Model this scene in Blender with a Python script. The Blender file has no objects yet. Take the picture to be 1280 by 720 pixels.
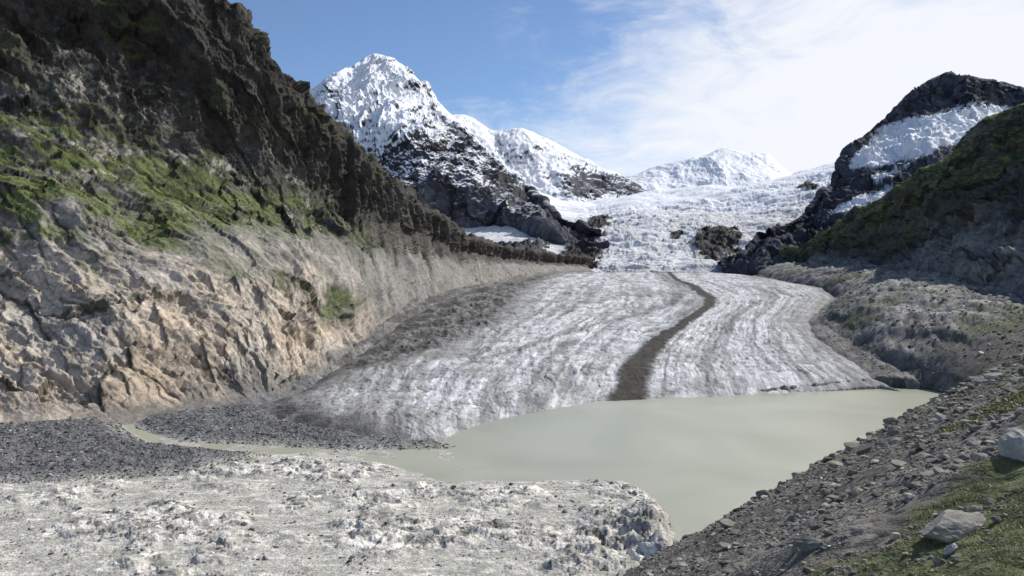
import bpy, math, numpy as np, time
from mathutils import Vector
T0=time.time()
rng=np.random.default_rng(7)
F=1000.;CX=640.;HY=330.;H=100.
f32=np.float32
def W(px,py,d): return ((px-CX)/F*d, d, H+(HY-py)/F*d)
# ---------------------------------------------------------------- noise
PERM=rng.permutation(256).astype(np.int32)
G=rng.normal(size=(256,3)); G/=np.linalg.norm(G,axis=1)[:,None]; G=G.astype(f32)
RND=rng.random((256,5)).astype(f32)
def perlin(x,y,z):
    x=np.asarray(x,dtype=f32);y=np.asarray(y,dtype=f32)+0*x;z=np.asarray(z,dtype=f32)+0*x
    xi=np.floor(x);yi=np.floor(y);zi=np.floor(z)
    xf=x-xi;yf=y-yi;zf=z-zi
    xi=xi.astype(np.int32);yi=yi.astype(np.int32);zi=zi.astype(np.int32)
    fu=lambda t:t*t*t*(t*(t*6-15)+10)
    u=fu(xf);v=fu(yf);w=fu(zf)
    def c(a,b,d):
        g=G[PERM[(PERM[(PERM[(xi+a)&255]+yi+b)&255]+zi+d)&255]]
        return g[...,0]*(xf-a)+g[...,1]*(yf-b)+g[...,2]*(zf-d)
    l=lambda a,b,t:a+(b-a)*t
    return 1.6*l(l(l(c(0,0,0),c(1,0,0),u),l(c(0,1,0),c(1,1,0),u),v),l(l(c(0,0,1),c(1,0,1),u),l(c(0,1,1),c(1,1,1),u),v),w)
def fbm(x,y,z,o=4,g=.5,s=0.):
    r=0;a=1.;f=1.;t=0
    for i in range(o):
        r=r+a*perlin(x*f+s+13.7*i,y*f+s*.7+5.1*i,z*f+3.3*i);t+=a;a*=g;f*=2.03
    return r/t
def ridged(x,y,z,o=5,g=.5,s=0.,lo=.35):
    r=0;a=1.;f=1.;t=0;w=1.
    for i in range(o):
        n=1-np.abs(perlin(x*f+s+7.7*i,y*f+s*.3+9.1*i,z*f+1.3*i));n=np.clip(n,0,1)**2
        r=r+a*n*w;w=np.clip(n*1.6,lo,1);t+=a;a*=g;f*=2.07
    return r/t
def facets(x,y,seed=0):
    """blocky jointed rock: every irregular cell is a randomly tilted, randomly raised plane.
    returns height (~-1..1), crack distance, per-cell random"""
    x=np.asarray(x,dtype=f32)+seed*17.3;y=np.asarray(y,dtype=f32)+seed*5.9
    xi=np.floor(x).astype(np.int32);yi=np.floor(y).astype(np.int32)
    f1=np.full(x.shape,9e9,dtype=f32);f2=f1.copy();hb=np.zeros_like(f1);rb=np.zeros_like(f1)
    for i in (-1,0,1):
        for j in (-1,0,1):
            h=PERM[(PERM[(xi+i)&255]+yi+j)&255];R=RND[h]
            dx=x-(xi+i+.1+.8*R[...,0]);dy=y-(yi+j+.1+.8*R[...,1]);d=dx*dx+dy*dy
            hh=(R[...,2]-.5)*1.+dx*(R[...,3]-.5)*2.2+dy*(R[...,4]-.5)*2.2
            n=d<f1
            f2=np.where(n,f1,np.minimum(f2,d));hb=np.where(n,hh,hb);rb=np.where(n,R[...,4],rb);f1=np.where(n,d,f1)
    return hb,np.sqrt(f2)-np.sqrt(f1),rb
def ss(a,b,x):
    t=np.clip((x-a)/(b-a),0,1);return t*t*(3-2*t)
def mix(a,b,t):
    t=np.asarray(t)[...,None];return a*(1-t)+b*t
def col(*c): return np.array(c,dtype=f32)
# ---------------------------------------------------------------- meshes
def mesh_obj(name,verts,faces,mat,cols=None,smooth=True):
    me=bpy.data.meshes.new(name)
    n=len(verts);m,k=faces.shape
    me.vertices.add(n);me.vertices.foreach_set("co",np.ascontiguousarray(verts,dtype=f32).ravel())
    me.loops.add(m*k);me.loops.foreach_set("vertex_index",np.ascontiguousarray(faces,dtype=np.int32).ravel())
    me.polygons.add(m);me.polygons.foreach_set("loop_start",(np.arange(m)*k).astype(np.int32))
    me.polygons.foreach_set("use_smooth",np.full(m,smooth,dtype=bool))
    me.update(calc_edges=True)
    if cols is not None:
        a=me.attributes.new("Col",'FLOAT_COLOR','POINT')
        if cols.shape[1]==3: cols=np.concatenate([cols,np.ones((n,1))],1)
        a.data.foreach_set("color",np.ascontiguousarray(cols,dtype=f32).ravel())
    me.materials.append(mat)
    ob=bpy.data.objects.new(name,me);bpy.context.scene.collection.objects.link(ob)
    return ob
def grid_faces(nv,nu,keep=None):
    i=np.arange(nv-1)[:,None]*nu;j=np.arange(nu-1)[None,:]
    a=(i+j)
    q=np.stack([a,a+1,a+nu+1,a+nu],-1).reshape(-1,4)
    if keep is not None:
        kf=keep.ravel()[q].any(1);q=q[kf]
    return q
def crm(n,k):
    t=np.linspace(0,k-1,n);i=np.minimum(np.floor(t).astype(int),k-2);f=t-i
    M=np.zeros((n,k));w=[-.5*f+f*f-.5*f**3,1-2.5*f*f+1.5*f**3,.5*f+2*f*f-1.5*f**3,-.5*f*f+.5*f**3]
    for o in range(4):
        np.add.at(M,(np.arange(n),np.clip(i+o-1,0,k-1)),w[o])
    return M,t
def loft(rows,nv,nu):
    C=np.array([[W(*p) for p in r] for r in rows])
    Mv,tv=crm(nv,C.shape[0]);Mu,tu=crm(nu,C.shape[1])
    P=np.einsum('ab,bcd,ec->aed',Mv,C,Mu)
    V,U=np.meshgrid(tv,tu,indexing='ij')
    return P,V,U
def normals(P):
    n=np.cross(np.gradient(P,axis=1),np.gradient(P,axis=0))
    n=n/(np.linalg.norm(n,axis=-1,keepdims=True)+1e-9)
    return n
def seg_sd(X,Y,poly):
    """signed distance, positive outside"""
    poly=np.array(poly,dtype=f32);X=X.astype(f32);Y=Y.astype(f32)
    d=np.full(X.shape,1e12,dtype=f32);ins=np.zeros(X.shape,bool)
    n=len(poly)
    for i in range(n):
        ax,ay=poly[i];bx,by=poly[(i+1)%n]
        ex,ey=bx-ax,by-ay;wx,wy=X-ax,Y-ay
        t=np.clip((wx*ex+wy*ey)/(ex*ex+ey*ey+1e-9),0,1)
        d=np.minimum(d,(wx-ex*t)**2+(wy-ey*t)**2)
        c=((ay>Y)!=(by>Y))
        with np.errstate(all='ignore'):
            c&=(X<(bx-ax)*(Y-ay)/(by-ay+1e-12)+ax)
        ins^=c
    d=np.sqrt(d);return np.where(ins,-d,d)
# ---------------------------------------------------------------- materials
def terrain_mat(name,s,bump=.6,dist=1.,rough=.9,contrast=.5,vor=True):
    m=bpy.data.materials.new(name);m.use_nodes=True;nt=m.node_tree;N=nt.nodes;L=nt.links
    b=N["Principled BSDF"];b.inputs["Roughness"].default_value=rough
    b.inputs["Specular IOR Level"].default_value=.12
    at=N.new("ShaderNodeAttribute");at.attribute_name="Col"
    tc=N.new("ShaderNodeTexCoord")
    def noise(sc,det=6,r=.6):
        n=N.new("ShaderNodeTexNoise");n.inputs["Scale"].default_value=sc;n.inputs["Detail"].default_value=det
        n.inputs["Roughness"].default_value=r;L.new(tc.outputs["Object"],n.inputs["Vector"]);return n
    n1=noise(1/(s*3),5,.72);n2=noise(1/(s*14),2)
    mr=N.new("ShaderNodeMapRange");mr.inputs[1].default_value=.3;mr.inputs[2].default_value=.7
    mr.inputs[3].default_value=1-contrast;mr.inputs[4].default_value=1+contrast;L.new(n1.outputs[0],mr.inputs[0])
    mr2=N.new("ShaderNodeMapRange");mr2.inputs[1].default_value=.3;mr2.inputs[2].default_value=.7
    mr2.inputs[3].default_value=1-contrast*.5;mr2.inputs[4].default_value=1+contrast*.5;L.new(n2.outputs[0],mr2.inputs[0])
    mu=N.new("ShaderNodeMath");mu.operation='MULTIPLY';L.new(mr.outputs[0],mu.inputs[0]);L.new(mr2.outputs[0],mu.inputs[1])
    lp=N.new("ShaderNodeMix");lp.data_type='FLOAT';L.new(at.outputs["Alpha"],lp.inputs[0]);lp.inputs[2].default_value=1.;L.new(mu.outputs[0],lp.inputs[3])
    vm=N.new("ShaderNodeVectorMath");vm.operation='SCALE';L.new(at.outputs["Color"],vm.inputs[0]);L.new(lp.outputs[0],vm.inputs["Scale"])
    L.new(vm.outputs[0],b.inputs["Base Color"])
    hsrc=n1.outputs[0]
    if vor:
        v=N.new("ShaderNodeTexVoronoi");v.inputs["Scale"].default_value=1/(s*1.6);L.new(tc.outputs["Object"],v.inputs["Vector"])
        ad=N.new("ShaderNodeMath");ad.operation='MULTIPLY_ADD';L.new(v.outputs["Distance"],ad.inputs[0]);ad.inputs[1].default_value=-.5
        L.new(n1.outputs[0],ad.inputs[2]);hsrc=ad.outputs[0]
    bp=N.new("ShaderNodeBump");bp.inputs["Distance"].default_value=s*dist
    ms=N.new("ShaderNodeMapRange");ms.inputs[3].default_value=bump*.25;ms.inputs[4].default_value=bump;L.new(at.outputs["Alpha"],ms.inputs[0])
    L.new(ms.outputs[0],bp.inputs["Strength"])
    L.new(hsrc,bp.inputs["Height"]);L.new(bp.outputs[0],b.inputs["Normal"])
    return m
CLIFF=col(.040,.037,.034);GREEN=col(.065,.082,.026);TAN=col(.37,.32,.26);GREY=col(.19,.184,.172)
DKGREY=col(.085,.083,.08);PALE=col(.53,.505,.455);SNOW=col(.77,.79,.83);ICE=col(.405,.408,.415);MUD=col(.37,.36,.32)
GRAVEL=col(.14,.14,.14);BROWN=col(.15,.13,.10)
# ================================================================ VALLEY FLOOR
fy=[0,456,606,677,780,914,1040,1267,1867,2222,3200];fz=[.6,1,3,12,22,36,48,62,72,80,120]
def fprof(Y): return np.interp(Y,fy,fz)
YY=np.linspace(100,3000,20000);PYY=HY+(H-fprof(YY))/YY*F
def ground(px,py):
    Y=np.interp(-py,-PYY,YY);return ((px-CX)/F*Y,Y)
def z0(px,py):
    Y=H/(py-HY)*F;return ((px-CX)/F*Y,Y)
lake=[z0(*p) for p in [(566,560),(590,541),(640,523),(700,511),(750,502),(800,499),(900,496),(1000,489),(1100,484),(1160,487),(1198,497),(1180,510),(1130,545),(1080,581),(1030,616),(960,657),(900,690),(872,700),(852,680),(838,640),(800,606),(740,599),(700,597),(640,601),(600,590),(572,575)]]
whiteP=[z0(*p) for p in [(-500,640),(-100,612),(60,597),(200,600),(300,572),(420,562),(470,578),(560,602),(640,601),(740,599),(800,606),(838,640),(852,680),(880,760),(980,1000),(-500,1000)]]
g1P=[z0(*p) for p in [(-500,500),(0,505),(130,508),(150,537),(180,556),(330,571),(250,592),(100,602),(0,606),(-500,612)]]
g2P=[z0(*p) for p in [(150,500),(300,488),(400,484),(450,522),(560,550),(566,560),(440,562),(330,556),(230,552),(175,535)]]
rf=np.array([(-500,-395),(-169,0),(64,278),(235,482),(334,601),(325,700),(347,914),(460,1120),(560,1700),(640,2300),(800,3200)],float)
glP=[ground(*p) for p in [(300,505),(345,493),(415,455),(495,398),(580,361),(665,343.5),(690,340.5),(930,340.5),(1045,360),(1053,372),(1022,400),(1032,420),(1080,450),(1112,474),(1135,483)]]+\
    [z0(*p) for p in [(1100,486),(1000,491),(900,498),(800,501),(750,504),(700,513),(640,525),(590,543),(566,562),(480,556),(400,545),(330,530)]]
iceP=[ground(*p) for p in [(362,500),(430,472),(510,448),(580,420),(630,392),(642,370),(682,348),(700,335),(930,335),(1040,362),(1046,372),(1018,398),(1025,422),(1075,452),(1105,474),(1135,480),(1140,500),(1000,510),(800,520),(650,540),(560,556),(480,548),(420,530)]]
def right_d(X,Y):
    d=np.full(X.shape,1e12);sg=np.zeros(X.shape)
    for i in range(len(rf)-1):
        ax,ay=rf[i];bx,by=rf[i+1];ex,ey=bx-ax,by-ay;wx,wy=X-ax,Y-ay
        t=np.clip((wx*ex+wy*ey)/(ex*ex+ey*ey),0,1)
        q=(wx-ex*t)**2+(wy-ey*t)**2;s=np.sign(wx*ey-wy*ex)
        sg=np.where(q<d,s,sg);d=np.minimum(d,q)
    return np.sqrt(d)*sg
grassA=[(6.8,26),(9,28),(12.5,29),(16,30.5),(20,33),(26,35),(36,36),(36,8),(3,8),(5,20)]
grassB=[(38,66),(62,66),(66,84),(52,92),(42,80)]
def terrain(X,Y,want_col=True):
    n1=fbm(X/40,Y/40,0*X,4);n2=fbm(X/7,Y/7,0*X+3.3,4);n3=fbm(X/150,Y/150,0*X+9,3)
    nf=fbm(X/1.6,Y/1.6,0*X+5,3)
    sdl=seg_sd(X,Y,lake)+n2*3
    sw=seg_sd(X,Y,whiteP)+n1*10+n2*4;s1=seg_sd(X,Y,g1P)+n1*8+n2*3;s2=seg_sd(X,Y,g2P)+n1*5+n2*3
    dr=right_d(X,Y)
    A=np.interp(Y,[0,300,450,600,800,1500,3000],[250,240,130,60,42,30,40])
    z=fprof(Y).astype(float)
    up=A*(1-np.exp(-.9*np.maximum(dr,0)/A))
    mr=ss(0,12,dr)
    z=z+up+mr*(n1*np.clip(up*.06,0,3.5)+n2*np.clip(dr*.02,0,.8)+nf*.12)
    far=ss(600,720,Y)*mr
    rr=ridged(X/60+.5*n3+Y/300,Y/200,0*X+2,7,.58);fb,fcr,frr=facets(X/9+n2*.6,Y/16+n1*.6,3)
    z=z+far*((rr-.5)*11+fb*1.2+n2*2.2)
    mw=ss(3,-6,sw)*(1-mr)
    r1=ridged(X/26+.4*n1,Y/17,0*X,6,.6);b1=ridged(X/7,Y/5,0*X+8,5,.6,2.)
    edge=ss(70,0,seg_sd(X,Y,lake))*ss(345,300,Y)*ss(-40,10,X)
    shelf=ss(-.12,.22,n1+.6*fbm(X/90+.3*n1,Y/45,0*X+14,4)+.45*edge)
    wf,wcr,wr=facets(X/9+n2*.5,Y/6+n2*.5+n1,5)
    wz=.25+shelf*(ss(.35,.8,r1)*1.5+(b1-.3)*1.0+.4+wf*.9)+edge*3.4*ss(-.2,.3,n1+.5*n2)
    wz=wz+edge*((b1-.3)*1.8+wf*1.8)
    left=(1-mr)*ss(640,560,Y)
    z=z+(1-left)*(1-mr)*(n1*3+n2*2.2+nf*.5+fb*1.2)
    mudz=-.12+n1*.8+nf*.1
    z=np.where(left>0,z*(1-left)+left*(mudz*(1-mw)+wz*mw),z)
    m1=ss(6,-14,s1);m2=ss(4,-12,s2)
    z=z+m1*(4.5+n1*3+n2*1.8+nf*.4)*(1-mr)+m2*(4.0+n1*3.5+n2*1.8+nf*.4)*(1-mr)
    out=ss(0,np.where(mr>0,7,4),sdl)
    z=np.where(sdl>0,z*out-(1-out)*.1,-.3-np.minimum(-sdl*.4,8))
    sg=seg_sd(X,Y,glP)
    z=z-ss(0,-25,sg)*7
    if not want_col: return z
    c=np.zeros(X.shape+(3,))+GREY*.75*(1+.6*n2+.3*n1+.5*nf)[...,None]*(.6+.8*frr)[...,None]
    c=mix(c,MUD*(1+.18*n2[...,None]),left)
    flat=1-shelf
    wc=mix(PALE*1.12,GREY*1.3,ss(-.05,.35,n2+n1*.5+.0)*.9)
    wc=wc*(.8+.35*wr)[...,None]
    fm=flat*ss(.78,.5,r1*shelf)
    wc=mix(wc,MUD*(1.0+.15*n1+.12*nf)[...,None],fm*.9)
    wc=mix(wc,PALE*1.2,fm*ss(.05,.28,fbm(X/18+n1,Y/4,0*X+33,6,.62))*.8)
    wc=mix(wc,DKGREY*.7,np.clip(ss(.17,.34,fbm(X/5,Y/3.0,0*X+21,5,.6)-.14*flat)+edge*.5*ss(.2,-.2,n2),0,1)*.85)
    wc=wc*(.6+.55*ss(.1,.5,b1)*shelf+.45*flat)[...,None]*(1-.5*shelf*ss(.10,.03,wcr))[...,None]
    c=mix(c,wc,mw)
    gc=GRAVEL*(1+.5*n2+.6*nf+.3*n1)[...,None]
    c=mix(c,gc,np.maximum(m1,m2))
    rc=col(.15,.138,.12)*(1+.35*n2+.5*nf+.3*n1)[...,None]
    rc=mix(rc,BROWN*.9,ss(.0,.35,n3+n2*.4)*.6)
    ga=np.minimum(seg_sd(X,Y,grassA),seg_sd(X,Y,grassB)+3)+fbm(X/2.5,Y/2.5,0*X+70,3)*4
    grn=ss(.05,.35,n3*.8+n1*.7+n2*.5-.12+ss(60,120,dr)*.08)*ss(30,70,dr)*.7*ss(40,90,np.hypot(X,Y))
    rc=mix(rc,GREEN*.95*(1+.5*n2[...,None]),grn)
    rc=mix(rc,GREEN*1.3*(1+.5*nf[...,None]),ss(1.,-1.,ga)*.75)
    fc=mix(DKGREY*1.5,GREY*1.25,ss(.3,.7,rr*.9+n2*.5))*(.65+.7*frr)[...,None]
    fc=mix(fc,GREEN*1.25,ss(.05,.35,n1*.7+n3+n2*.4)*.6)
    fc=mix(fc,GREY*1.9,ss(4,1.5,np.abs(dr-62+n1*25+n3*20))*.6)
    rc=mix(rc,fc*(1+.5*n2)[...,None],far)
    c=mix(c,rc,mr)
    c=c*(1-.45*ss(2.5,.3,np.abs(sdl))[...,None]*(sdl>-1)[...,None])
    return z,np.clip(c,.01,.9)
az=np.radians(np.concatenate([np.linspace(-180,-42,40)[:-1],np.linspace(-42,-35,20)[:-1],np.linspace(-35,35,880),np.linspace(35,42,20)[1:],np.linspace(42,180,40)[1:]]))
rr_=np.concatenate([np.geomspace(1.5,12,12)[:-1],np.geomspace(12,240,300)[:-1],np.linspace(240,720,450)[:-1],np.geomspace(720,3000,210)])
RR,AZ=np.meshgrid(rr_,az,indexing='ij')
X=RR*np.sin(AZ);Y=RR*np.cos(AZ)
Z,C=terrain(X,Y)
P=np.stack([X,Y,Z],-1)
mfloor=terrain_mat("rubble_ground",.55,bump=.9,dist=1.0,contrast=.5)
mesh_obj("valley_ground",P.reshape(-1,3),grid_faces(*X.shape)[:,::-1],mfloor,C.reshape(-1,3))
print("floor",time.time()-T0)
# ================================================================ GLACIER TONGUE
r=1/np.linspace(1/415.,1/2700.,620);a=np.arctan(np.linspace(-.36,.56,900))
RR,AZ=np.meshgrid(r,a,indexing='ij');X=RR*np.sin(AZ);Y=RR*np.cos(AZ)
n1=fbm(X/40,Y/40,0*X,4);n2=fbm(X/7,Y/7,0*X+3.3,4);n4=fbm(X/90,Y/130,0*X+44,4)
sg=seg_sd(X,Y,glP)+n2*3+n1*3
din=np.maximum(-sg,0)
Lx=np.interp(Y,[420,620,900,1300,2200],[-120,-150,-130,-60,110]);Rx=np.interp(Y,[420,620,700,914,1120,2200],[300,325,318,347,460,650])
mp=np.array([ground(*p) for p in [(836,340.6),(845,350),(870,362),(888,374),(885,386),(864,400),(838,418),(816,435),(797,462),(783,500),(780,520)]])
mw_=np.array([3,4,7,8,8,9,11,14,18,24,28])/F*mp[:,1]
o=np.argsort(mp[:,1]);Xc=np.interp(Y,mp[o,1],mp[o,0]);hw=np.interp(Y,mp[o,1],mw_[o])
mor=ss(1.3,.65,np.abs(X-Xc+n2*5+n1*4)/hw)
mp2=np.array([ground(*p) for p in [(822,340.6),(838,352),(852,366),(846,378),(805,393),(720,415),(620,448),(540,475)]])
o=np.argsort(mp2[:,1]);Xc2=np.interp(Y,mp2[o,1],mp2[o,0]);mor2=ss(1.6,.2,np.abs(X-Xc2+n1*8)/(.009*Y))*ss(600,750,Y)
mp3=np.array([ground(*p) for p in [(925,341),(965,355),(970,370),(930,390),(900,420),(885,450),(880,490)]])
o=np.argsort(mp3[:,1]);Xc3=np.interp(Y,mp3[o,1],mp3[o,0]);mor3=ss(1.6,.2,np.abs(X-Xc3+n1*8)/(.006*Y))*ss(600,750,Y)
ql=(X-Xc)
fl=np.where(ql<0,ql/np.maximum(Xc-Lx,30),ql/np.maximum(Rx-Xc,30))*1.0
skew=Y/420.+n4*1.0
cre=ridged(fl*19+n1*.7+skew,Y/100,0*X,6,.62);cre2=ridged(X/10+n1,Y/9,0*X+4,4,.6,5.)
stre=fbm(fl*17+n1*.3,Y/700,0*X+7,6,.74)
tr=ridged(Y/20+np.cos(fl*2)*2+n1*1.5+n4*2,fl*5,0*X+17,5,.6)
gf,gcr,grn_=facets(fl*34+n1*.9+skew*2,Y/15+n2*.4+np.abs(fl)*1.5,9)
pm=ss(-.25,.3,n4)   # crevassed / smooth patches
zb=fprof(Y)
si=seg_sd(X,Y,iceP)+n1*16+n2*7
white=ss(14,-22,si)
lkd=seg_sd(X,Y,lake)
Zg=zb-6+(7.0+3*ss(200,0,X)*ss(760,640,Y))*(1-np.exp(-din/17))
amp=1-np.exp(-din/22)
dbr=ridged(X/34,Y/60,0*X+12,6,.6,7.)
Zg=Zg+amp*white*((cre-.4)*(1.4+1.5*pm)+(cre2-.4)*1.0+(tr-.4)*(1.5-.9*pm)+gf*.6+n4*3)*(1-.5*mor)+amp*(1-white)*((dbr-.4)*ss(620,800,Y)*7+n1*3+n2*2.5)+mor*1.2+n2*.3
Zg=np.where(sg>0,zb-14,Zg)
c=mix(ICE*1.34,ICE*.66,ss(-.16,.22,stre+n1*.12+n4*.12))
c=mix(c,GREY*.9,ss(-.06,-.32,stre+n2*.25+n4*.2)*.65)
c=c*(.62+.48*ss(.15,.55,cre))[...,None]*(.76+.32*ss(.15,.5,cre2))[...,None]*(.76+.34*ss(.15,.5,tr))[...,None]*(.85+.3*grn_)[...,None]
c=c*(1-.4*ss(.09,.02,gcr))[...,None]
c=mix(c,GREY*1.1,ss(.0,.4,fbm(X/60,Y/110,0*X+31,6,.6)+.15*ss(90,10,lkd))*.55)
c=mix(c,DKGREY*1.1,ss(.16,.36,fbm(X/12,Y/16,0*X+55,5,.65))*.4)
c=mix(c,DKGREY*.9,mor2*.55);c=mix(c,DKGREY,mor3*.4)
c=mix(c,GREY*1.0,ss(-70,0,si+n1*20)*.6)
deb=mix(DKGREY*.95,GREY*.95,ss(.3,.65,dbr*.8+n2*.4))*(1+.4*n2)[...,None]
c=mix(c,deb,1-white)
c=mix(c,col(.055,.05,.042)*(1+.7*n2[...,None]),mor)
c=mix(c,DKGREY*.6,ss(.3,.6,n2+n1*.5)*ss(40,5,lkd)*.6)
al=np.clip((1-white)+mor+.6,0,1)
Pg=np.stack([X,Y,Zg],-1)
mg=terrain_mat("glacier_ice",.8,bump=.8,contrast=.34,rough=.8)
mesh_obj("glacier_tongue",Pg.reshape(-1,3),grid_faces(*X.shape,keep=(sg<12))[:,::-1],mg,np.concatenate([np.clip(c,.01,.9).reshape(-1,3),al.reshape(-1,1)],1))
print("glacier",time.time()-T0)
# ================================================================ LAKE
ml=bpy.data.materials.new("silty_water");ml.use_nodes=True;nt=ml.node_tree;b=nt.nodes["Principled BSDF"]
b.inputs["Roughness"].default_value=.3;b.inputs["IOR"].default_value=1.33
tc=nt.nodes.new("ShaderNodeTexCoord");nz=nt.nodes.new("ShaderNodeTexNoise");nz.inputs["Scale"].default_value=.5;nz.inputs["Detail"].default_value=3
nt.links.new(tc.outputs["Object"],nz.inputs["Vector"]);bp=nt.nodes.new("ShaderNodeBump");bp.inputs["Strength"].default_value=.15;bp.inputs["Distance"].default_value=.3
nt.links.new(nz.outputs[0],bp.inputs["Height"]);nt.links.new(bp.outputs[0],b.inputs["Normal"])
nz2=nt.nodes.new("ShaderNodeTexNoise");nz2.inputs["Scale"].default_value=.01;nz2.inputs["Detail"].default_value=5;nz2.inputs["Distortion"].default_value=.8;nt.links.new(tc.outputs["Object"],nz2.inputs["Vector"])
cr=nt.nodes.new("ShaderNodeValToRGB");cr.color_ramp.elements[0].position=.35;cr.color_ramp.elements[0].color=(.31,.315,.23,1)
cr.color_ramp.elements[1].position=.65;cr.color_ramp.elements[1].color=(.39,.39,.30,1);nt.links.new(nz2.outputs[0],cr.inputs[0]);nt.links.new(cr.outputs[0],b.inputs["Base Color"])
gx,gy=np.meshgrid(np.linspace(-700,420,40),np.linspace(120,690,30));lv=np.stack([gx,gy,0*gx],-1).reshape(-1,3)
mesh_obj("glacial_lake",lv,grid_faces(30,40),ml)
# ================================================================ LEFT SLOPE
foot=[(-320,540,455),(-200,536,465),(-60,533,475),(60,528,487),(160,521,503),(260,510,535),(310,503,560),(360,492,600),(430,450,720),(510,396,1000),(590,362,1350),(680,345,1900),(740,342,2150)]
r2=[(-320,390,530),(-200,400,540),(-60,400,560),(60,395,580),(160,400,592),(260,408,618),(310,412,640),(360,412,680),(430,400,800),(510,368,1060),(590,348,1400),(680,338,1930),(740,338,2200)]
r3=[(-320,240,640),(-200,255,650),(-60,265,670),(60,275,690),(160,288,712),(260,300,745),(310,305,775),(360,310,820),(430,318,920),(510,325,1140),(590,330,1450),(680,332,1960),(740,335,2250)]
r4=[(-320,20,800),(-200,60,820),(-60,90,840),(60,115,865),(160,165,890),(260,200,930),(310,215,955),(360,235,990),(430,265,1070),(510,290,1220),(590,317,1500),(680,327,1990),(740,332,2300)]
r5=[(-320,-230,930),(-200,-200,950),(-60,-160,980),(60,-130,1000),(160,-80,1020),(258,-12,1040),(308,30,1060),(354,92,1085),(420,170,1150),(505,243,1270),(590,305,1540),(680,324,2020),(740,330,2350)]
r6=[(p[0]-30,p[1]+90,p[2]+420) for p in r5]
r0=[(p[0]+3,p[1]+38,p[2]-15) for p in foot]
P,V,U=loft([r0,foot,r2,r3,r4,r5,r6],800,1000)
nb=normals(P)
fw=np.array([W(*p) for p in foot]);al_=np.concatenate([[0],np.cumsum(np.hypot(np.diff(fw[:,0]),np.diff(fw[:,1])))])
a0=np.interp(U,np.arange(len(foot)),al_)
X,Y,Zz=P[...,0],P[...,1],P[...,2]
hh=np.linalg.norm(np.gradient(P,axis=0),axis=-1).cumsum(0)
w1=fbm(X/150,Y/150,Zz/150,3);w2=fbm(X/30,Y/30,Zz/30,5,.55)
q1=a0+.5*hh;q2=hh-.25*a0
big=ridged(q1/95+w1*.5,hh/260,0*X,5,.5)
fa,ca_,ra=facets(q1/30+w2*.5+w1,q2/120+w2*.4+w1,1)
fb,cb_,rb=facets(q1/12+w2*.9,q2/42+w2*.9,2)
fc_,cc_,rc_=facets(q1/5+w2*1.3,q2/12+w2*1.2,4)
crk=ridged(q1/24+w2*.4,hh/200,0*X+3,5,.6,11.)
rough=ridged(X/26,Y/26,Zz/20,6,.6,3.)
rib=ridged((a0+.15*hh)/38+w1+w2*.3,hh/240,0*X+6,6,.55,19.)
fine=fbm(X/6,Y/6,Zz/6,4,.6)
cl=ss(3.75,4.15,V+w1*.5)
sc=ss(0,.35,V-1)*np.clip(1-(V-5)*3,0,1)
fade=np.interp(Y,[0,1000,1500,2200],[1,.8,.5,.25])
rightside=ss(330,700,a0)
scree=np.clip(ss(2.3,2.7,V+w1)*ss(3.3,2.9,V+w1)*ss(150,300,a0)+ .75*rightside*ss(3.2,2.6,V),0,1)
lowk=ss(1,1.7,V)
disp=sc*fade*((big-.45)*24*lowk+(1-.8*scree)*(1-.5*cl)*(fa*7+fb*3.0+fc_*1.1)+cl*((rib-.45)*30+fa*6)+(crk-.5)*4+(rough-.4)*(2.5+8*cl)+fine*.8)
P=P+nb*disp[...,None]
ns=normals(P);nz_=ns[...,2]
X,Y,Zz=P[...,0],P[...,1],P[...,2]
m1=fbm(X/70,Y/70,Zz/50,4);m2=fbm(X/14,Y/14,Zz/10,5,.6);m3=fbm(X/4,Y/4,Zz/3,3)
st=fbm(q1/9,hh/80,0*X+50,5,.65)
tan=mix(TAN*1.25,col(.36,.27,.19),ss(-.15,.4,m1+m2*.3)*.55)
tan=mix(tan,GREY*1.6,ss(-.05,.35,-m1+m2*.3+(ra-.5)*.5)*.6)
tan=tan*(1+.4*st)[...,None]*(.82+.36*rb)[...,None]
gscree=col(.22,.213,.20)*(1+.25*m2+.3*m3+.35*st)[...,None]
rockm=mix(col(.29,.275,.235),DKGREY,ss(-.2,.2,m2*.6+(rb-.5)*.6+(.5-nz_)*.8))
c=tan*(1+.25*m3)[...,None]
c=mix(c,gscree,np.clip(ss(2.2,3.0,V+m1*1.4)*.85+rightside*.9,0,1))
c=mix(c,rockm,ss(2.6,3.2,V+m1*1.5-rightside*.2)*(1-.7*scree))
veg=ss(2.4,3.2,V+m1*1.6+m2*.5)*ss(4.9,4.1,V+m1*.7)*ss(-.10,.06,m2*.6+m1*.8+(nz_-.60)*.8+.12-(rb-.5)*.25)*ss(900,500,a0)
c=mix(c,mix(col(.060,.066,.030),GREEN*1.6,ss(-.15,.15,m1+.1)) *(1+.5*m2+.5*m3)[...,None],veg*.92*(1-.8*scree))
c=mix(c,GREEN*.5,ss(.3,.12,crk)*ss(1.3,2.,V)*.5)
clf=ss(3.85,4.2,V+m1*.7+m2*.3+rightside*.2)
c=mix(c,CLIFF*1.05*(1+.7*m2+.4*m3)[...,None]*(.7+.6*rb)[...,None]*(.7+.5*ss(.2,.6,rib))[...,None],clf)
c=mix(c,col(.085,.08,.073)*(1+.6*m2+.4*m3+.4*st)[...,None],ss(2.9,3.6,V+m1*.5)*rightside*.85)
c=mix(c,GREEN*.75,ss(3.9,4.3,V)*ss(.0,.35,m1+m2*.6+(nz_-.5)*.8)*ss(900,600,a0)*.75)
line=np.maximum(ss(.07,.02,ca_)*.9,np.maximum(ss(.10,.03,cb_)*.6,ss(.12,.04,cc_)*.25))
dark=np.clip(line*(1-.85*scree)*(1-.5*clf)+ss(.36,.16,crk)*.6*(1-.6*clf),0,1)*ss(1.05,1.25,V)
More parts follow.
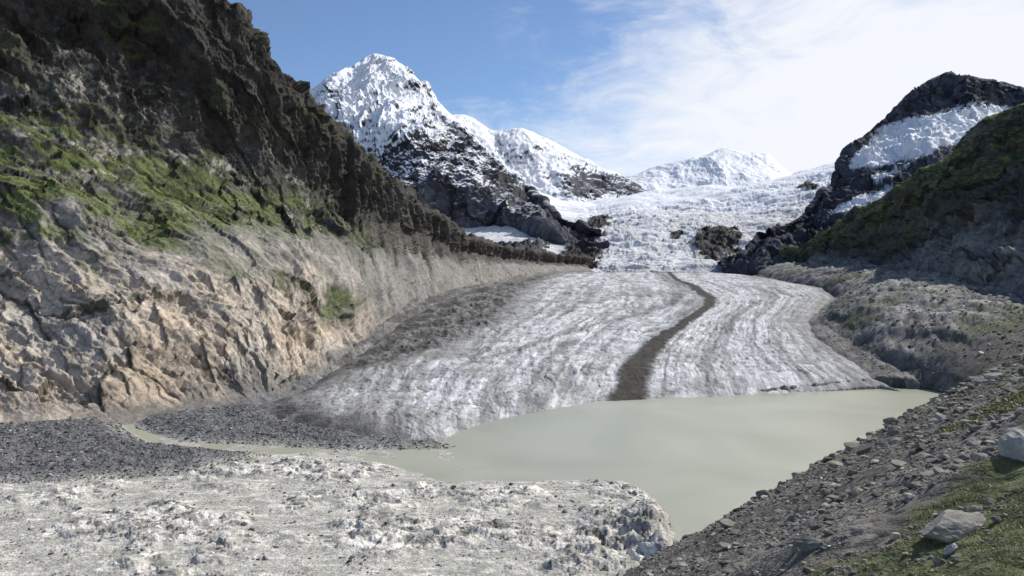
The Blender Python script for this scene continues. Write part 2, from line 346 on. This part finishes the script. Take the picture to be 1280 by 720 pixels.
c=c*(1-.75*dark)[...,None]
c=mix(c,GREY*.85*(1+.5*m3+.4*m2)[...,None],ss(1.5,1.1,V+m1*.5+m2*.2)*ss(120,240,a0)*.9)
mL=terrain_mat("gneiss_slope",1.2,bump=.8,dist=1.,contrast=.35,vor=False)
mesh_obj("rocky_mountain_slope",P.reshape(-1,3),grid_faces(*X.shape),mL,np.clip(c,.008,.9).reshape(-1,3))
print("left",time.time()-T0)
# ================================================================ generic snowy mountains
def mountain(name,rows,nv,nu,amp,scale,snow_fn,rock=col(.06,.06,.064),mat=None,back=(1500,60),seed=0,colfn=None,ridge_keep=.25,hk=.16,fk=.1):
    top=rows[-1]
    rows=rows+[[(p[0],p[1]+back[1],p[2]+back[0]) for p in top]]
    P,V,U=loft(rows,nv,nu);nb=normals(P)
    k=len(rows)-2
    X,Y,Z=P[...,0]/scale,P[...,1]/scale,P[...,2]/scale
    w=fbm(X*.5,Y*.5,Z*.5,3,.5,seed);w2=fbm(X*3,Y*3,Z*3,4,.55,seed)
    g=ridged(X+w*.5+seed,Y*.55,Z*.45,7,.55,seed)
    h=ridged(X*4,Y*4,Z*4,5,.65,seed+3.)
    f1,c1,r1=facets(X*3.2+w2*.7+Z*.8,Z*2+Y*.8+w2*.7,seed);f2,c2,r2=facets(X*9+w2*1.5+Z*2,Z*6+Y*2+w2,seed+1)
    keep=1-(1-ridge_keep)*np.exp(-((V-k)/.25)**2)
    d=keep*((g-.5)*amp+(h-.5)*amp*hk+f1*amp*fk*1.3+f2*amp*fk*.55)
    P=P+nb*d[...,None]
    n=normals(P)
    X,Y,Z=P[...,0],P[...,1],P[...,2]
    m1=fbm(X/scale*1.5,Y/scale*1.5,Z/scale*1.5,5,.6,seed);m2=fbm(X/scale*9,Y/scale*9,Z/scale*9,4,.6,seed)
    pxx=CX+X/Y*F;pyy=HY-(Z-H)/Y*F
    s=snow_fn(X,Y,Z,V,n,m1,m2+(r2-.5)*.25,pxx,pyy,g)
    rk=rock*(1+.6*m2+.4*m1)[...,None]*(.6+.8*r2)[...,None]
    if colfn is not None: rk=colfn(rk,X,Y,Z,V,n,m1,m2,pxx,pyy)
    rk=rk*(1-.5*ss(.08,.02,c1))[...,None]*(1-.35*ss(.1,.03,c2))[...,None]
    c=mix(rk,SNOW*(1+.05*m1)[...,None],s)
    mesh_obj(name,P.reshape(-1,3),grid_faces(*V.shape),mat,np.concatenate([np.clip(c,.008,.93).reshape(-1,3),(1-s).reshape(-1,1)],1))
mfar=terrain_mat("alpine_rock_and_snow",7,bump=.8,contrast=.4,vor=False)
cx=[300,350,385,412,440,468,495,520,550,590,630,665,700,745]
rg=[185,145,116,97,82,67,78,97,129,167,214,250,277,292]
rgd=[4600,4700,4800,4850,4900,5000,4900,4800,4600,4300,3950,3600,3300,3000]
rows=[[(x,350,2300) for x in cx],
      [(x-10+ i*1.5,y*.3+345*.7,2500+.12*d) for i,(x,y,d) in enumerate(zip(cx,rg,rgd))],
      [(x+8,y*.6+345*.4-4,2500+.42*(d-2500)) for x,y,d in zip(cx,rg,rgd)],
      [(x+6,y*.84+345*.16,2500+.75*(d-2500)) for x,y,d in zip(cx,rg,rgd)],
      [(x,y,d) for x,y,d in zip(cx,rg,rgd)]]
def s1f(X,Y,Z,V,n,m1,m2,px,py,g):
    return ss(-.05,.08,(Z-520)/1000+(n[...,2]-.55)*1.1+m1*.45+m2*.55-.16*ss(480,560,px+(py-100)*.2))*ss(250,480,Z+m1*200)
mountain("snow_peak",rows,520,620,165,560,s1f,mat=mfar,seed=2,rock=col(.072,.074,.084),ridge_keep=.1,fk=.08)
cx=[540,575,592,615,640,665,690,720,745,775,798,815,850]
rg=[150,143,148,163,163,167,178,196,213,221,234,250,262]
rows=[[(x,300,4300) for x in cx],[(x,262,5200) for x in cx],[(x,y*.5+130,5900) for x,y in zip(cx,rg)],[(x,y,6800) for x,y in zip(cx,rg)]]
def s2f(X,Y,Z,V,n,m1,m2,px,py,g):
    return ss(-.1,.12,(Z-750)/1500+(n[...,2]-.48)*1.3+m1*.5+m2*.35-.55*ss(690,730,px)*ss(212,222,py)*ss(250,240,py))
mountain("snow_capped_ridge",rows,260,380,150,700,s2f,mat=mfar,seed=5,ridge_keep=.1,fk=.07,rock=col(.085,.088,.102))
cx=[740,790,815,840,865,885,900,908,925,945,962,978,1000,1060]
rg=[235,221,211,205,200,194,188,187,190,191,195,211,222,230]
rows=[[(x,275,7600) for x in cx],[(x,y*.4+250*.6,8300) for x,y in zip(cx,rg)],[(x,y,9500) for x,y in zip(cx,rg)]]
def s3f(X,Y,Z,V,n,m1,m2,px,py,g): return ss(-.3,.15,(n[...,2]-.45)*1.4+m1*.5+m2*.3)
mountain("distant_snow_mountain",rows,200,380,110,900,s3f,mat=mfar,seed=8,rock=col(.26,.29,.36),ridge_keep=.05,fk=.06)  # distance haze painted into the rock as a pale blue colour
# ================================================================ ICEFALL
cx=[560,620,660,700,760,820,880,940,1000,1050,1100,1180]
top=[240,236,240,252,252,244,238,232,217,205,195,185]
rows=[[(x,352,2120) for x in cx],[(x,340,2200) for x in cx],
      [(x,y*.35+340*.65+4,2750) for x,y in zip(cx,top)],[(x,y*.72+340*.28+3,3500) for x,y in zip(cx,top)],
      [(x,y,4700) for x,y in zip(cx,top)],[(x,y+12,7500) for x,y in zip(cx,top)]]
P,V,U=loft(rows,460,760);nb=normals(P)
X,Y,Z=P[...,0],P[...,1],P[...,2]
w=fbm(X/300,Y/300,Z/300,3);w2=fbm(X/60,Y/60,Z/60,4)
ser=ridged(X/170+w,Y/70,Z/50,6,.62);blk=ridged(X/30,Y/30,Z/22,5,.65,4.);big=fbm(X/500,Y/500,Z/500,3)
fi,ci,ri=facets(X/26+w2,Z/11+Y/110+w2,6)
pxx=CX+X/Y*F;pyy=HY-(Z-H)/Y*F
fallm=ss(690,750,pxx+w*30)*ss(4.0,3.2,V+w*.6)
pn=fbm(X/90,Y/90,Z/90,6,.6)
out=np.zeros(V.shape)
for ex,ey,ax,ay in [(728,312,24,25),(750,281,14,12),(898,304,31,15),(713,298,10,10),(845,298,7,5),(702,292,12,12),(985,300,20,16),(1010,234,14,4)]:
    out=np.maximum(out,ss(.15,-.1,np.hypot((pxx-ex)/ax,(pyy-ey)/ay)-1+pn*1.1))
d=ss(0.2,1.2,V)*((ser-.4)*22*(.3+.7*fallm)+((blk-.4)*6+fi*4)*(.2+.8*fallm)+big*60)+out*(8*blk+6*fi)
P=P+nb*d[...,None]
m2=fbm(X/40,Y/40,Z/40,4)
c=mix(ICE*1.35,SNOW*.93,ss(.0,.5,m2*.6+w*.6+ss(2.6,3.8,V)*1.0-.2*fallm))
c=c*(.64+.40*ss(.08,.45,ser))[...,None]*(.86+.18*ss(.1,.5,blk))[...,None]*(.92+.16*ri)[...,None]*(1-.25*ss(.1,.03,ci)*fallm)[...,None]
c=mix(c,GREY*1.5,ss(.1,.5,fbm(X/160,Y/160,Z/100,4)+.1)*ss(2.6,1.2,V)*.3)
c=mix(c,CLIFF*1.1*(1+.7*m2[...,None])*(.6+.8*ri)[...,None],out)
mi=terrain_mat("icefall_ice",4,bump=.6,contrast=.2,rough=.8,vor=False)
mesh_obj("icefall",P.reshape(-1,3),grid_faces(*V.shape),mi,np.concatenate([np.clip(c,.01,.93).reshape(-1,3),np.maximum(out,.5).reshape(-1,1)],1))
print("ice",time.time()-T0)
# ================================================================ RIGHT MOUNTAINS
cx=[900,928,948,985,1012,1038,1052,1078,1108,1135,1160,1200,1240,1280,1340,1460]
rg=[340,326,302,284,264,236,203,174,150,119,103,99,104,112,105,90]
rgd=[2250,2300,2400,2500,2650,2800,2950,3050,3150,3200,3200,3200,3150,3100,3000,2900]
rows=[[(x,352,1950) for x in cx],[(x+4,min(y*.35+345*.65,348),2000+.15*(d-2000)) for x,y,d in zip(cx,rg,rgd)],
      [(x+6,y*.68+345*.32,2000+.5*(d-2000)) for x,y,d in zip(cx,rg,rgd)],[(x+3,y*.9+345*.1,2000+.8*(d-2000)) for x,y,d in zip(cx,rg,rgd)],[(x,y,d) for x,y,d in zip(cx,rg,rgd)]]
def s4f(X,Y,Z,V,n,m1,m2,px,py,g):
    a=seg_sd(px,py,[(1060,208),(1082,178),(1108,158),(1150,145),(1200,136),(1268,130),(1262,148),(1225,168),(1190,186),(1140,200),(1095,208)])
    b=seg_sd(px,py,[(1040,264),(1070,248),(1120,232),(1118,242),(1080,258),(1050,268)])
    e=seg_sd(px,py,[(1090,219),(1130,207),(1126,215),(1095,226)])
    return ss(1.5,-1.5,np.minimum(np.minimum(a,b),e)+m1*10+m2*10)
mr_=terrain_mat("dark_alpine_rock",4,bump=1.,contrast=.45,vor=False)
mountain("dark_rock_peak",rows,420,460,80,260,s4f,mat=mr_,seed=11,rock=col(.062,.067,.082),back=(900,60),hk=.2,fk=.18)
cx=[935,965,1000,1050,1100,1150,1195,1240,1280,1340,1420,1560,1750]
rg=[338,330,315,287,254,220,187,152,130,96,54,-40,-200]
rgd=[2200,2100,2000,1800,1620,1470,1350,1250,1190,1120,1050,950,850]
ft=[346,347,350,352,356,364,372,380,388,398,410,430,470]
fd=[2050,1950,1800,1560,1340,1130,960,850,780,700,620,520,430]
rows=[[(x,y+12,d-25) for x,y,d in zip(cx,ft,fd)],[(x,y,d) for x,y,d in zip(cx,ft,fd)],
      [(x,(y*.62+r_*.38),d+.38*(e-d)) for x,y,d,r_,e in zip(cx,ft,fd,rg,rgd)],
      [(x,(y*.3+r_*.7),d+.75*(e-d)) for x,y,d,r_,e in zip(cx,ft,fd,rg,rgd)],
      [(x,r_,e) for x,r_,e in zip(cx,rg,rgd)]]
def s5f(X,Y,Z,V,n,m1,m2,px,py,g): return 0*X
def c5(rk,X,Y,Z,V,n,m1,m2,px,py):
    c=mix(rk,col(.085,.085,.05),ss(-.2,.3,m1)*.6)
    c=mix(c,GREEN*2.3*(1+.4*m2)[...,None],ss(-.05,.2,m1*.9+m2*.5+(n[...,2]-.6)*.7+ss(2.6,3.7,V)*.35-.15)*ss(2.2,3.0,V)*.85)
    c=mix(c,GREY*1.4*(1+.5*m2)[...,None],ss(2.5,1.6,V+m1*.9)*.9)
    return c
mrn=terrain_mat("grassy_rock",2.2,bump=1.,contrast=.45,vor=False)  # own colours of brown-green rock, grass and grey scree
mountain("grassy_mountain_ridge",rows,480,560,60,140,s5f,mat=mrn,seed=17,rock=col(.095,.09,.083),back=(400,90),colfn=c5,hk=.2,fk=.14)
print("right",time.time()-T0)
# ================================================================ ROCKS
import bmesh
def base_rocks(sub,n,jag=.35):
    out=[]
    for k in range(n):
        bm=bmesh.new();bmesh.ops.create_icosphere(bm,subdivisions=sub,radius=1)
        v=np.array([x.co[:] for x in bm.verts]);fa=np.array([[q.index for q in f_.verts] for f_ in bm.faces]);bm.free()
        for _ in range(9):
            d=rng.normal(size=3);d/=np.linalg.norm(d);h=rng.uniform(.45,.8);t=v@d;v=v-np.clip(t-h,0,None)[:,None]*d
        nn=fbm(v[:,0]*2+k*5,v[:,1]*2,v[:,2]*2,3);v=v*(1+nn*jag*.5)[:,None]
        out.append((v,fa))
    return out
def scatter(name,pos,size,cols,mat,sub=1,flat=.6,sink=.25,nb=8):
    B=base_rocks(sub,nb);VV=[];FF=[];CC=[];off=0
    n=len(pos)
    for k in range(nb):
        idx=np.arange(k,n,nb)
        if len(idx)==0: continue
        v,fa=B[k];m=len(idx);a=rng.uniform(0,6.283,m);ti=rng.normal(0,.25,m)
        s=np.stack([size[idx]*rng.uniform(.8,1.4,m),size[idx]*rng.uniform(.6,1.,m),size[idx]*flat*rng.uniform(.6,1.2,m)],1)
        q=v[None]*s[:,None]
        y=q[...,1]*np.cos(ti)[:,None]-q[...,2]*np.sin(ti)[:,None];z=q[...,1]*np.sin(ti)[:,None]+q[...,2]*np.cos(ti)[:,None]
        x=q[...,0]*np.cos(a)[:,None]-y*np.sin(a)[:,None];y2=q[...,0]*np.sin(a)[:,None]+y*np.cos(a)[:,None]
        p=np.stack([x,y2,z],-1)+pos[idx][:,None]+np.array([0,0,1])*(size[idx]*flat*(1-2*sink))[:,None,None]*.6
        VV.append(p.reshape(-1,3));FF.append((fa[None]+(np.arange(m)*len(v))[:,None,None]+off).reshape(-1,3));off+=m*len(v)
        CC.append(np.repeat(cols[idx],len(v),0))
    return mesh_obj(name,np.concatenate(VV),np.concatenate(FF),mat,np.concatenate(CC),smooth=False)
mrock=terrain_mat("loose_stone",.25,bump=.5,contrast=.3,vor=False)
def place(n,rlo,rhi,azlo,azhi,cond,pxlo,pxhi,smax,pw=2.2):
    r=np.exp(rng.uniform(np.log(rlo),np.log(rhi),n));a=np.arctan(rng.uniform(azlo,azhi,n))
    X=r*np.sin(a);Y=r*np.cos(a);k=cond(X,Y);X,Y,r=X[k],Y[k],r[k]
    z=terrain(X,Y,False)
    s=pxlo*(1-rng.uniform(0,1,len(X))*(1-(pxlo/pxhi)**pw))**(-1/pw)*r/1000
    s=np.clip(s,.05,smax)
    return np.stack([X,Y,z],1),s
def stonecol(n,base,var=.35):
    g=np.exp(rng.normal(0,var,n))[:,None];t=rng.uniform(-.04,.06,(n,1))
    return np.clip(base*g*(1+t*np.array([1,0,-1])),.02,.7)
p,s=place(34000,14,420,.15,.72,lambda X,Y:(right_d(X,Y)>1)&(fbm(X/9,Y/9,0*X+40,3)>-.3)&(seg_sd(X,Y,grassA)>-1.0*rng.uniform(0,6,X.shape)),1.1,13,2.4)
scatter("scree_stones",p,s,stonecol(len(p),col(.19,.178,.155)),mrock,2)
def inleft(X,Y):
    return ((seg_sd(X,Y,g1P)<2)|(seg_sd(X,Y,g2P)<2))&(right_d(X,Y)<0)
p,s=place(28000,380,580,-.72,0,inleft,.7,3,1.6)
scatter("gravel_stones",p,s,stonecol(len(p),col(.15,.15,.15),.45),mrock,1)
p,s=place(12000,245,440,-.7,.24,lambda X,Y:(seg_sd(X,Y,whiteP)<-2)&(fbm(X/14,Y/14,0*X+60,3)>.02),.8,6,1.8,2.6)
scatter("pale_stones",p,s,stonecol(len(p),col(.26,.255,.235),.6),mrock,1)
p,s=place(14000,610,1500,.2,.75,lambda X,Y:(right_d(X,Y)>-60)&(seg_sd(X,Y,glP)>1)&(seg_sd(X,Y,lake)>2)&(fbm(X/40,Y/40,0*X+90,3)>-.2),.7,4,4.,2.4)
scatter("moraine_blocks",p,s,stonecol(len(p),col(.19,.185,.175),.45),mrock,1)
def boulder(name,x,y,sx,sy,sz,rot,c,tilt=0.,seed=0,lift=.2):
    v,fa=base_rocks(4,1,.3)[0];n=fbm(v[:,0]*3+seed,v[:,1]*3,v[:,2]*3,4);v=v*(1+.10*n)[:,None]
    v=v*np.array([sx,sy,sz])/1.5;ct,st=math.cos(tilt),math.sin(tilt);v=np.stack([v[:,0]*ct-v[:,2]*st,v[:,1],v[:,0]*st+v[:,2]*ct],1)
    cr,sr=math.cos(rot),math.sin(rot);v=np.stack([v[:,0]*cr-v[:,1]*sr,v[:,0]*sr+v[:,1]*cr,v[:,2]],1)
    z=terrain(np.array([x]),np.array([y]),False)[0]
    ob=mesh_obj(name,v,fa,mrock,np.tile(c,(len(v),1)),smooth=False);ob.location=(x,y,z+sz*lift)
boulder("boulder",15.0,27.6,2.1,1.2,1.0,.1,col(.27,.255,.225),.22,1)
boulder("boulder",20.8,32.4,1.3,3.2,1.5,-.35,col(.36,.355,.33),.3,2,-.05)
boulder("boulder",11.1,26.4,1.2,.9,.5,.2,col(.25,.24,.21),.1,3)
boulder("boulder",14.2,25.9,.42,.35,.36,.7,col(.38,.37,.34),0,4)
boulder("boulder",12.4,33,1.2,.8,.6,-.3,col(.2,.19,.17),.1,5)
# ================================================================ GRASS
def grass(n,poly,thr,hgt):
    pl=np.array(poly);x=rng.uniform(pl[:,0].min(),pl[:,0].max(),n);y=rng.uniform(pl[:,1].min(),pl[:,1].max(),n)
    k=(seg_sd(x,y,poly)+fbm(x/2.5,y/2.5,0*x+70,3)*4<0)&(fbm(x/1.3,y/1.3,0*x+80,3)>thr)
    x,y=x[k],y[k];z=terrain(x,y,False);m=len(x)
    h=hgt*rng.uniform(.4,1.2,m);w=h*.22;a=rng.uniform(0,6.28,m);le=rng.normal(0,.7,(m,2))*h[:,None]
    b=np.stack([x,y,z-.03],1);dx=np.stack([np.cos(a)*w,np.sin(a)*w,0*w],1)
    v=np.stack([b-dx,b+dx,b+np.stack([le[:,0],le[:,1],h],1)],1).reshape(-1,3)
    c=np.stack([.19*rng.uniform(.6,1.5,m),.20*rng.uniform(.6,1.3,m),.055*rng.uniform(.6,1.3,m)],1)
    return v,np.repeat(c,3,0)
va,ca=grass(270000,grassA,-.12,.085)
vb,cb=grass(60000,grassB,.08,.3)
vv=np.concatenate([va,vb]);mgr=bpy.data.materials.new("grass_blades");mgr.use_nodes=True
nt=mgr.node_tree;b=nt.nodes["Principled BSDF"];b.inputs["Roughness"].default_value=.6
at=nt.nodes.new("ShaderNodeAttribute");at.attribute_name="Col";nt.links.new(at.outputs["Color"],b.inputs["Base Color"])
mesh_obj("alpine_grass",vv,np.arange(len(vv)).reshape(-1,3),mgr,np.concatenate([ca,cb]),smooth=False)
# ================================================================ LIGHT, SKY, CAMERA
SAZ,SEL=math.radians(56),math.radians(41)
S=Vector((math.sin(SAZ)*math.cos(SEL),math.cos(SAZ)*math.cos(SEL),math.sin(SEL)))
sl=bpy.data.lights.new("sun",'SUN');sl.energy=5.0;sl.angle=math.radians(.5);sl.color=(1,.965,.91)
so=bpy.data.objects.new("sun",sl);so.rotation_euler=S.to_track_quat('Z','Y').to_euler();so.location=(300,200,900);bpy.context.scene.collection.objects.link(so)
w=bpy.data.worlds.new("World");bpy.context.scene.world=w;w.use_nodes=True;nt=w.node_tree;N=nt.nodes;L=nt.links
N.clear()
o=N.new("ShaderNodeOutputWorld");sky=N.new("ShaderNodeTexSky");sky.sky_type='NISHITA';sky.sun_disc=False
sky.sun_elevation=SEL;sky.sun_rotation=SAZ;sky.altitude=2000;sky.air_density=1.0;sky.dust_density=.3;sky.ozone_density=5.0
b1=N.new("ShaderNodeBackground");b1.inputs[1].default_value=.125;L.new(sky.outputs[0],b1.inputs[0])
b2=N.new("ShaderNodeBackground");b2.inputs[0].default_value=(.93,.95,1,1);b2.inputs[1].default_value=1.0
tc=N.new("ShaderNodeTexCoord");sp=N.new("ShaderNodeSeparateXYZ");L.new(tc.outputs["Generated"],sp.inputs[0])
def M(op,a,b_=None,c_=None):
    n=N.new("ShaderNodeMath");n.operation=op
    for i,v in enumerate([a,b_,c_]):
        if v is None: continue
        if isinstance(v,(int,float)): n.inputs[i].default_value=v
        else: L.new(v,n.inputs[i])
    return n.outputs[0]
mp_=N.new("ShaderNodeMapping");mp_.inputs["Rotation"].default_value=(0,math.radians(38),0);mp_.inputs["Scale"].default_value=(2.6,1.6,6.5);L.new(tc.outputs["Generated"],mp_.inputs[0])
n1=N.new("ShaderNodeTexNoise");n1.inputs["Scale"].default_value=1.1;n1.inputs["Detail"].default_value=10;n1.inputs["Roughness"].default_value=.6;n1.inputs["Distortion"].default_value=.9
L.new(mp_.outputs[0],n1.inputs["Vector"])
n2=N.new("ShaderNodeTexNoise");n2.inputs["Scale"].default_value=3.0;n2.inputs["Detail"].default_value=8;n2.inputs["Roughness"].default_value=.62;n2.inputs["Distortion"].default_value=1.4
L.new(mp_.outputs[0],n2.inputs["Vector"])
ratio=M('DIVIDE',sp.outputs[0],M('MAXIMUM',M('ABSOLUTE',sp.outputs[1]),.05))
def MR(x,a,b_,c_=0.,d=1.):
    n=N.new("ShaderNodeMapRange");n.interpolation_type='SMOOTHSTEP';L.new(x,n.inputs[0])
    for i,q in enumerate([a,b_,c_,d]): n.inputs[i+1].default_value=q
    return n.outputs[0]
side=MR(ratio,-.34,.48,-.28,.30)
lowz=MR(sp.outputs[2],.08,.30,.09,-.06)
mixn=M('ADD',M('MULTIPLY',n1.outputs[0],.55),M('MULTIPLY',n2.outputs[0],.45))
cl=MR(M('ADD',M('ADD',mixn,side),lowz),.34,.78,0.03,.97)
cl=M('MULTIPLY',cl,MR(sp.outputs[2],.35,.75,1.,.25))
mx=N.new("ShaderNodeMixShader");L.new(cl,mx.inputs[0]);L.new(b1.outputs[0],mx.inputs[1]);L.new(b2.outputs[0],mx.inputs[2]);L.new(mx.outputs[0],o.inputs[0])
cam=bpy.data.cameras.new("camera");cam.lens=28.125;cam.sensor_width=36;cam.shift_y=-30/1280;cam.clip_start=.5;cam.clip_end=30000
co=bpy.data.objects.new("camera",cam);co.location=(0,0,H);co.rotation_euler=(math.pi/2,0,0);bpy.context.scene.collection.objects.link(co)
sc=bpy.context.scene;sc.camera=co;sc.view_settings.view_transform='Standard';sc.view_settings.look='None';sc.view_settings.exposure=0
print("done",time.time()-T0)
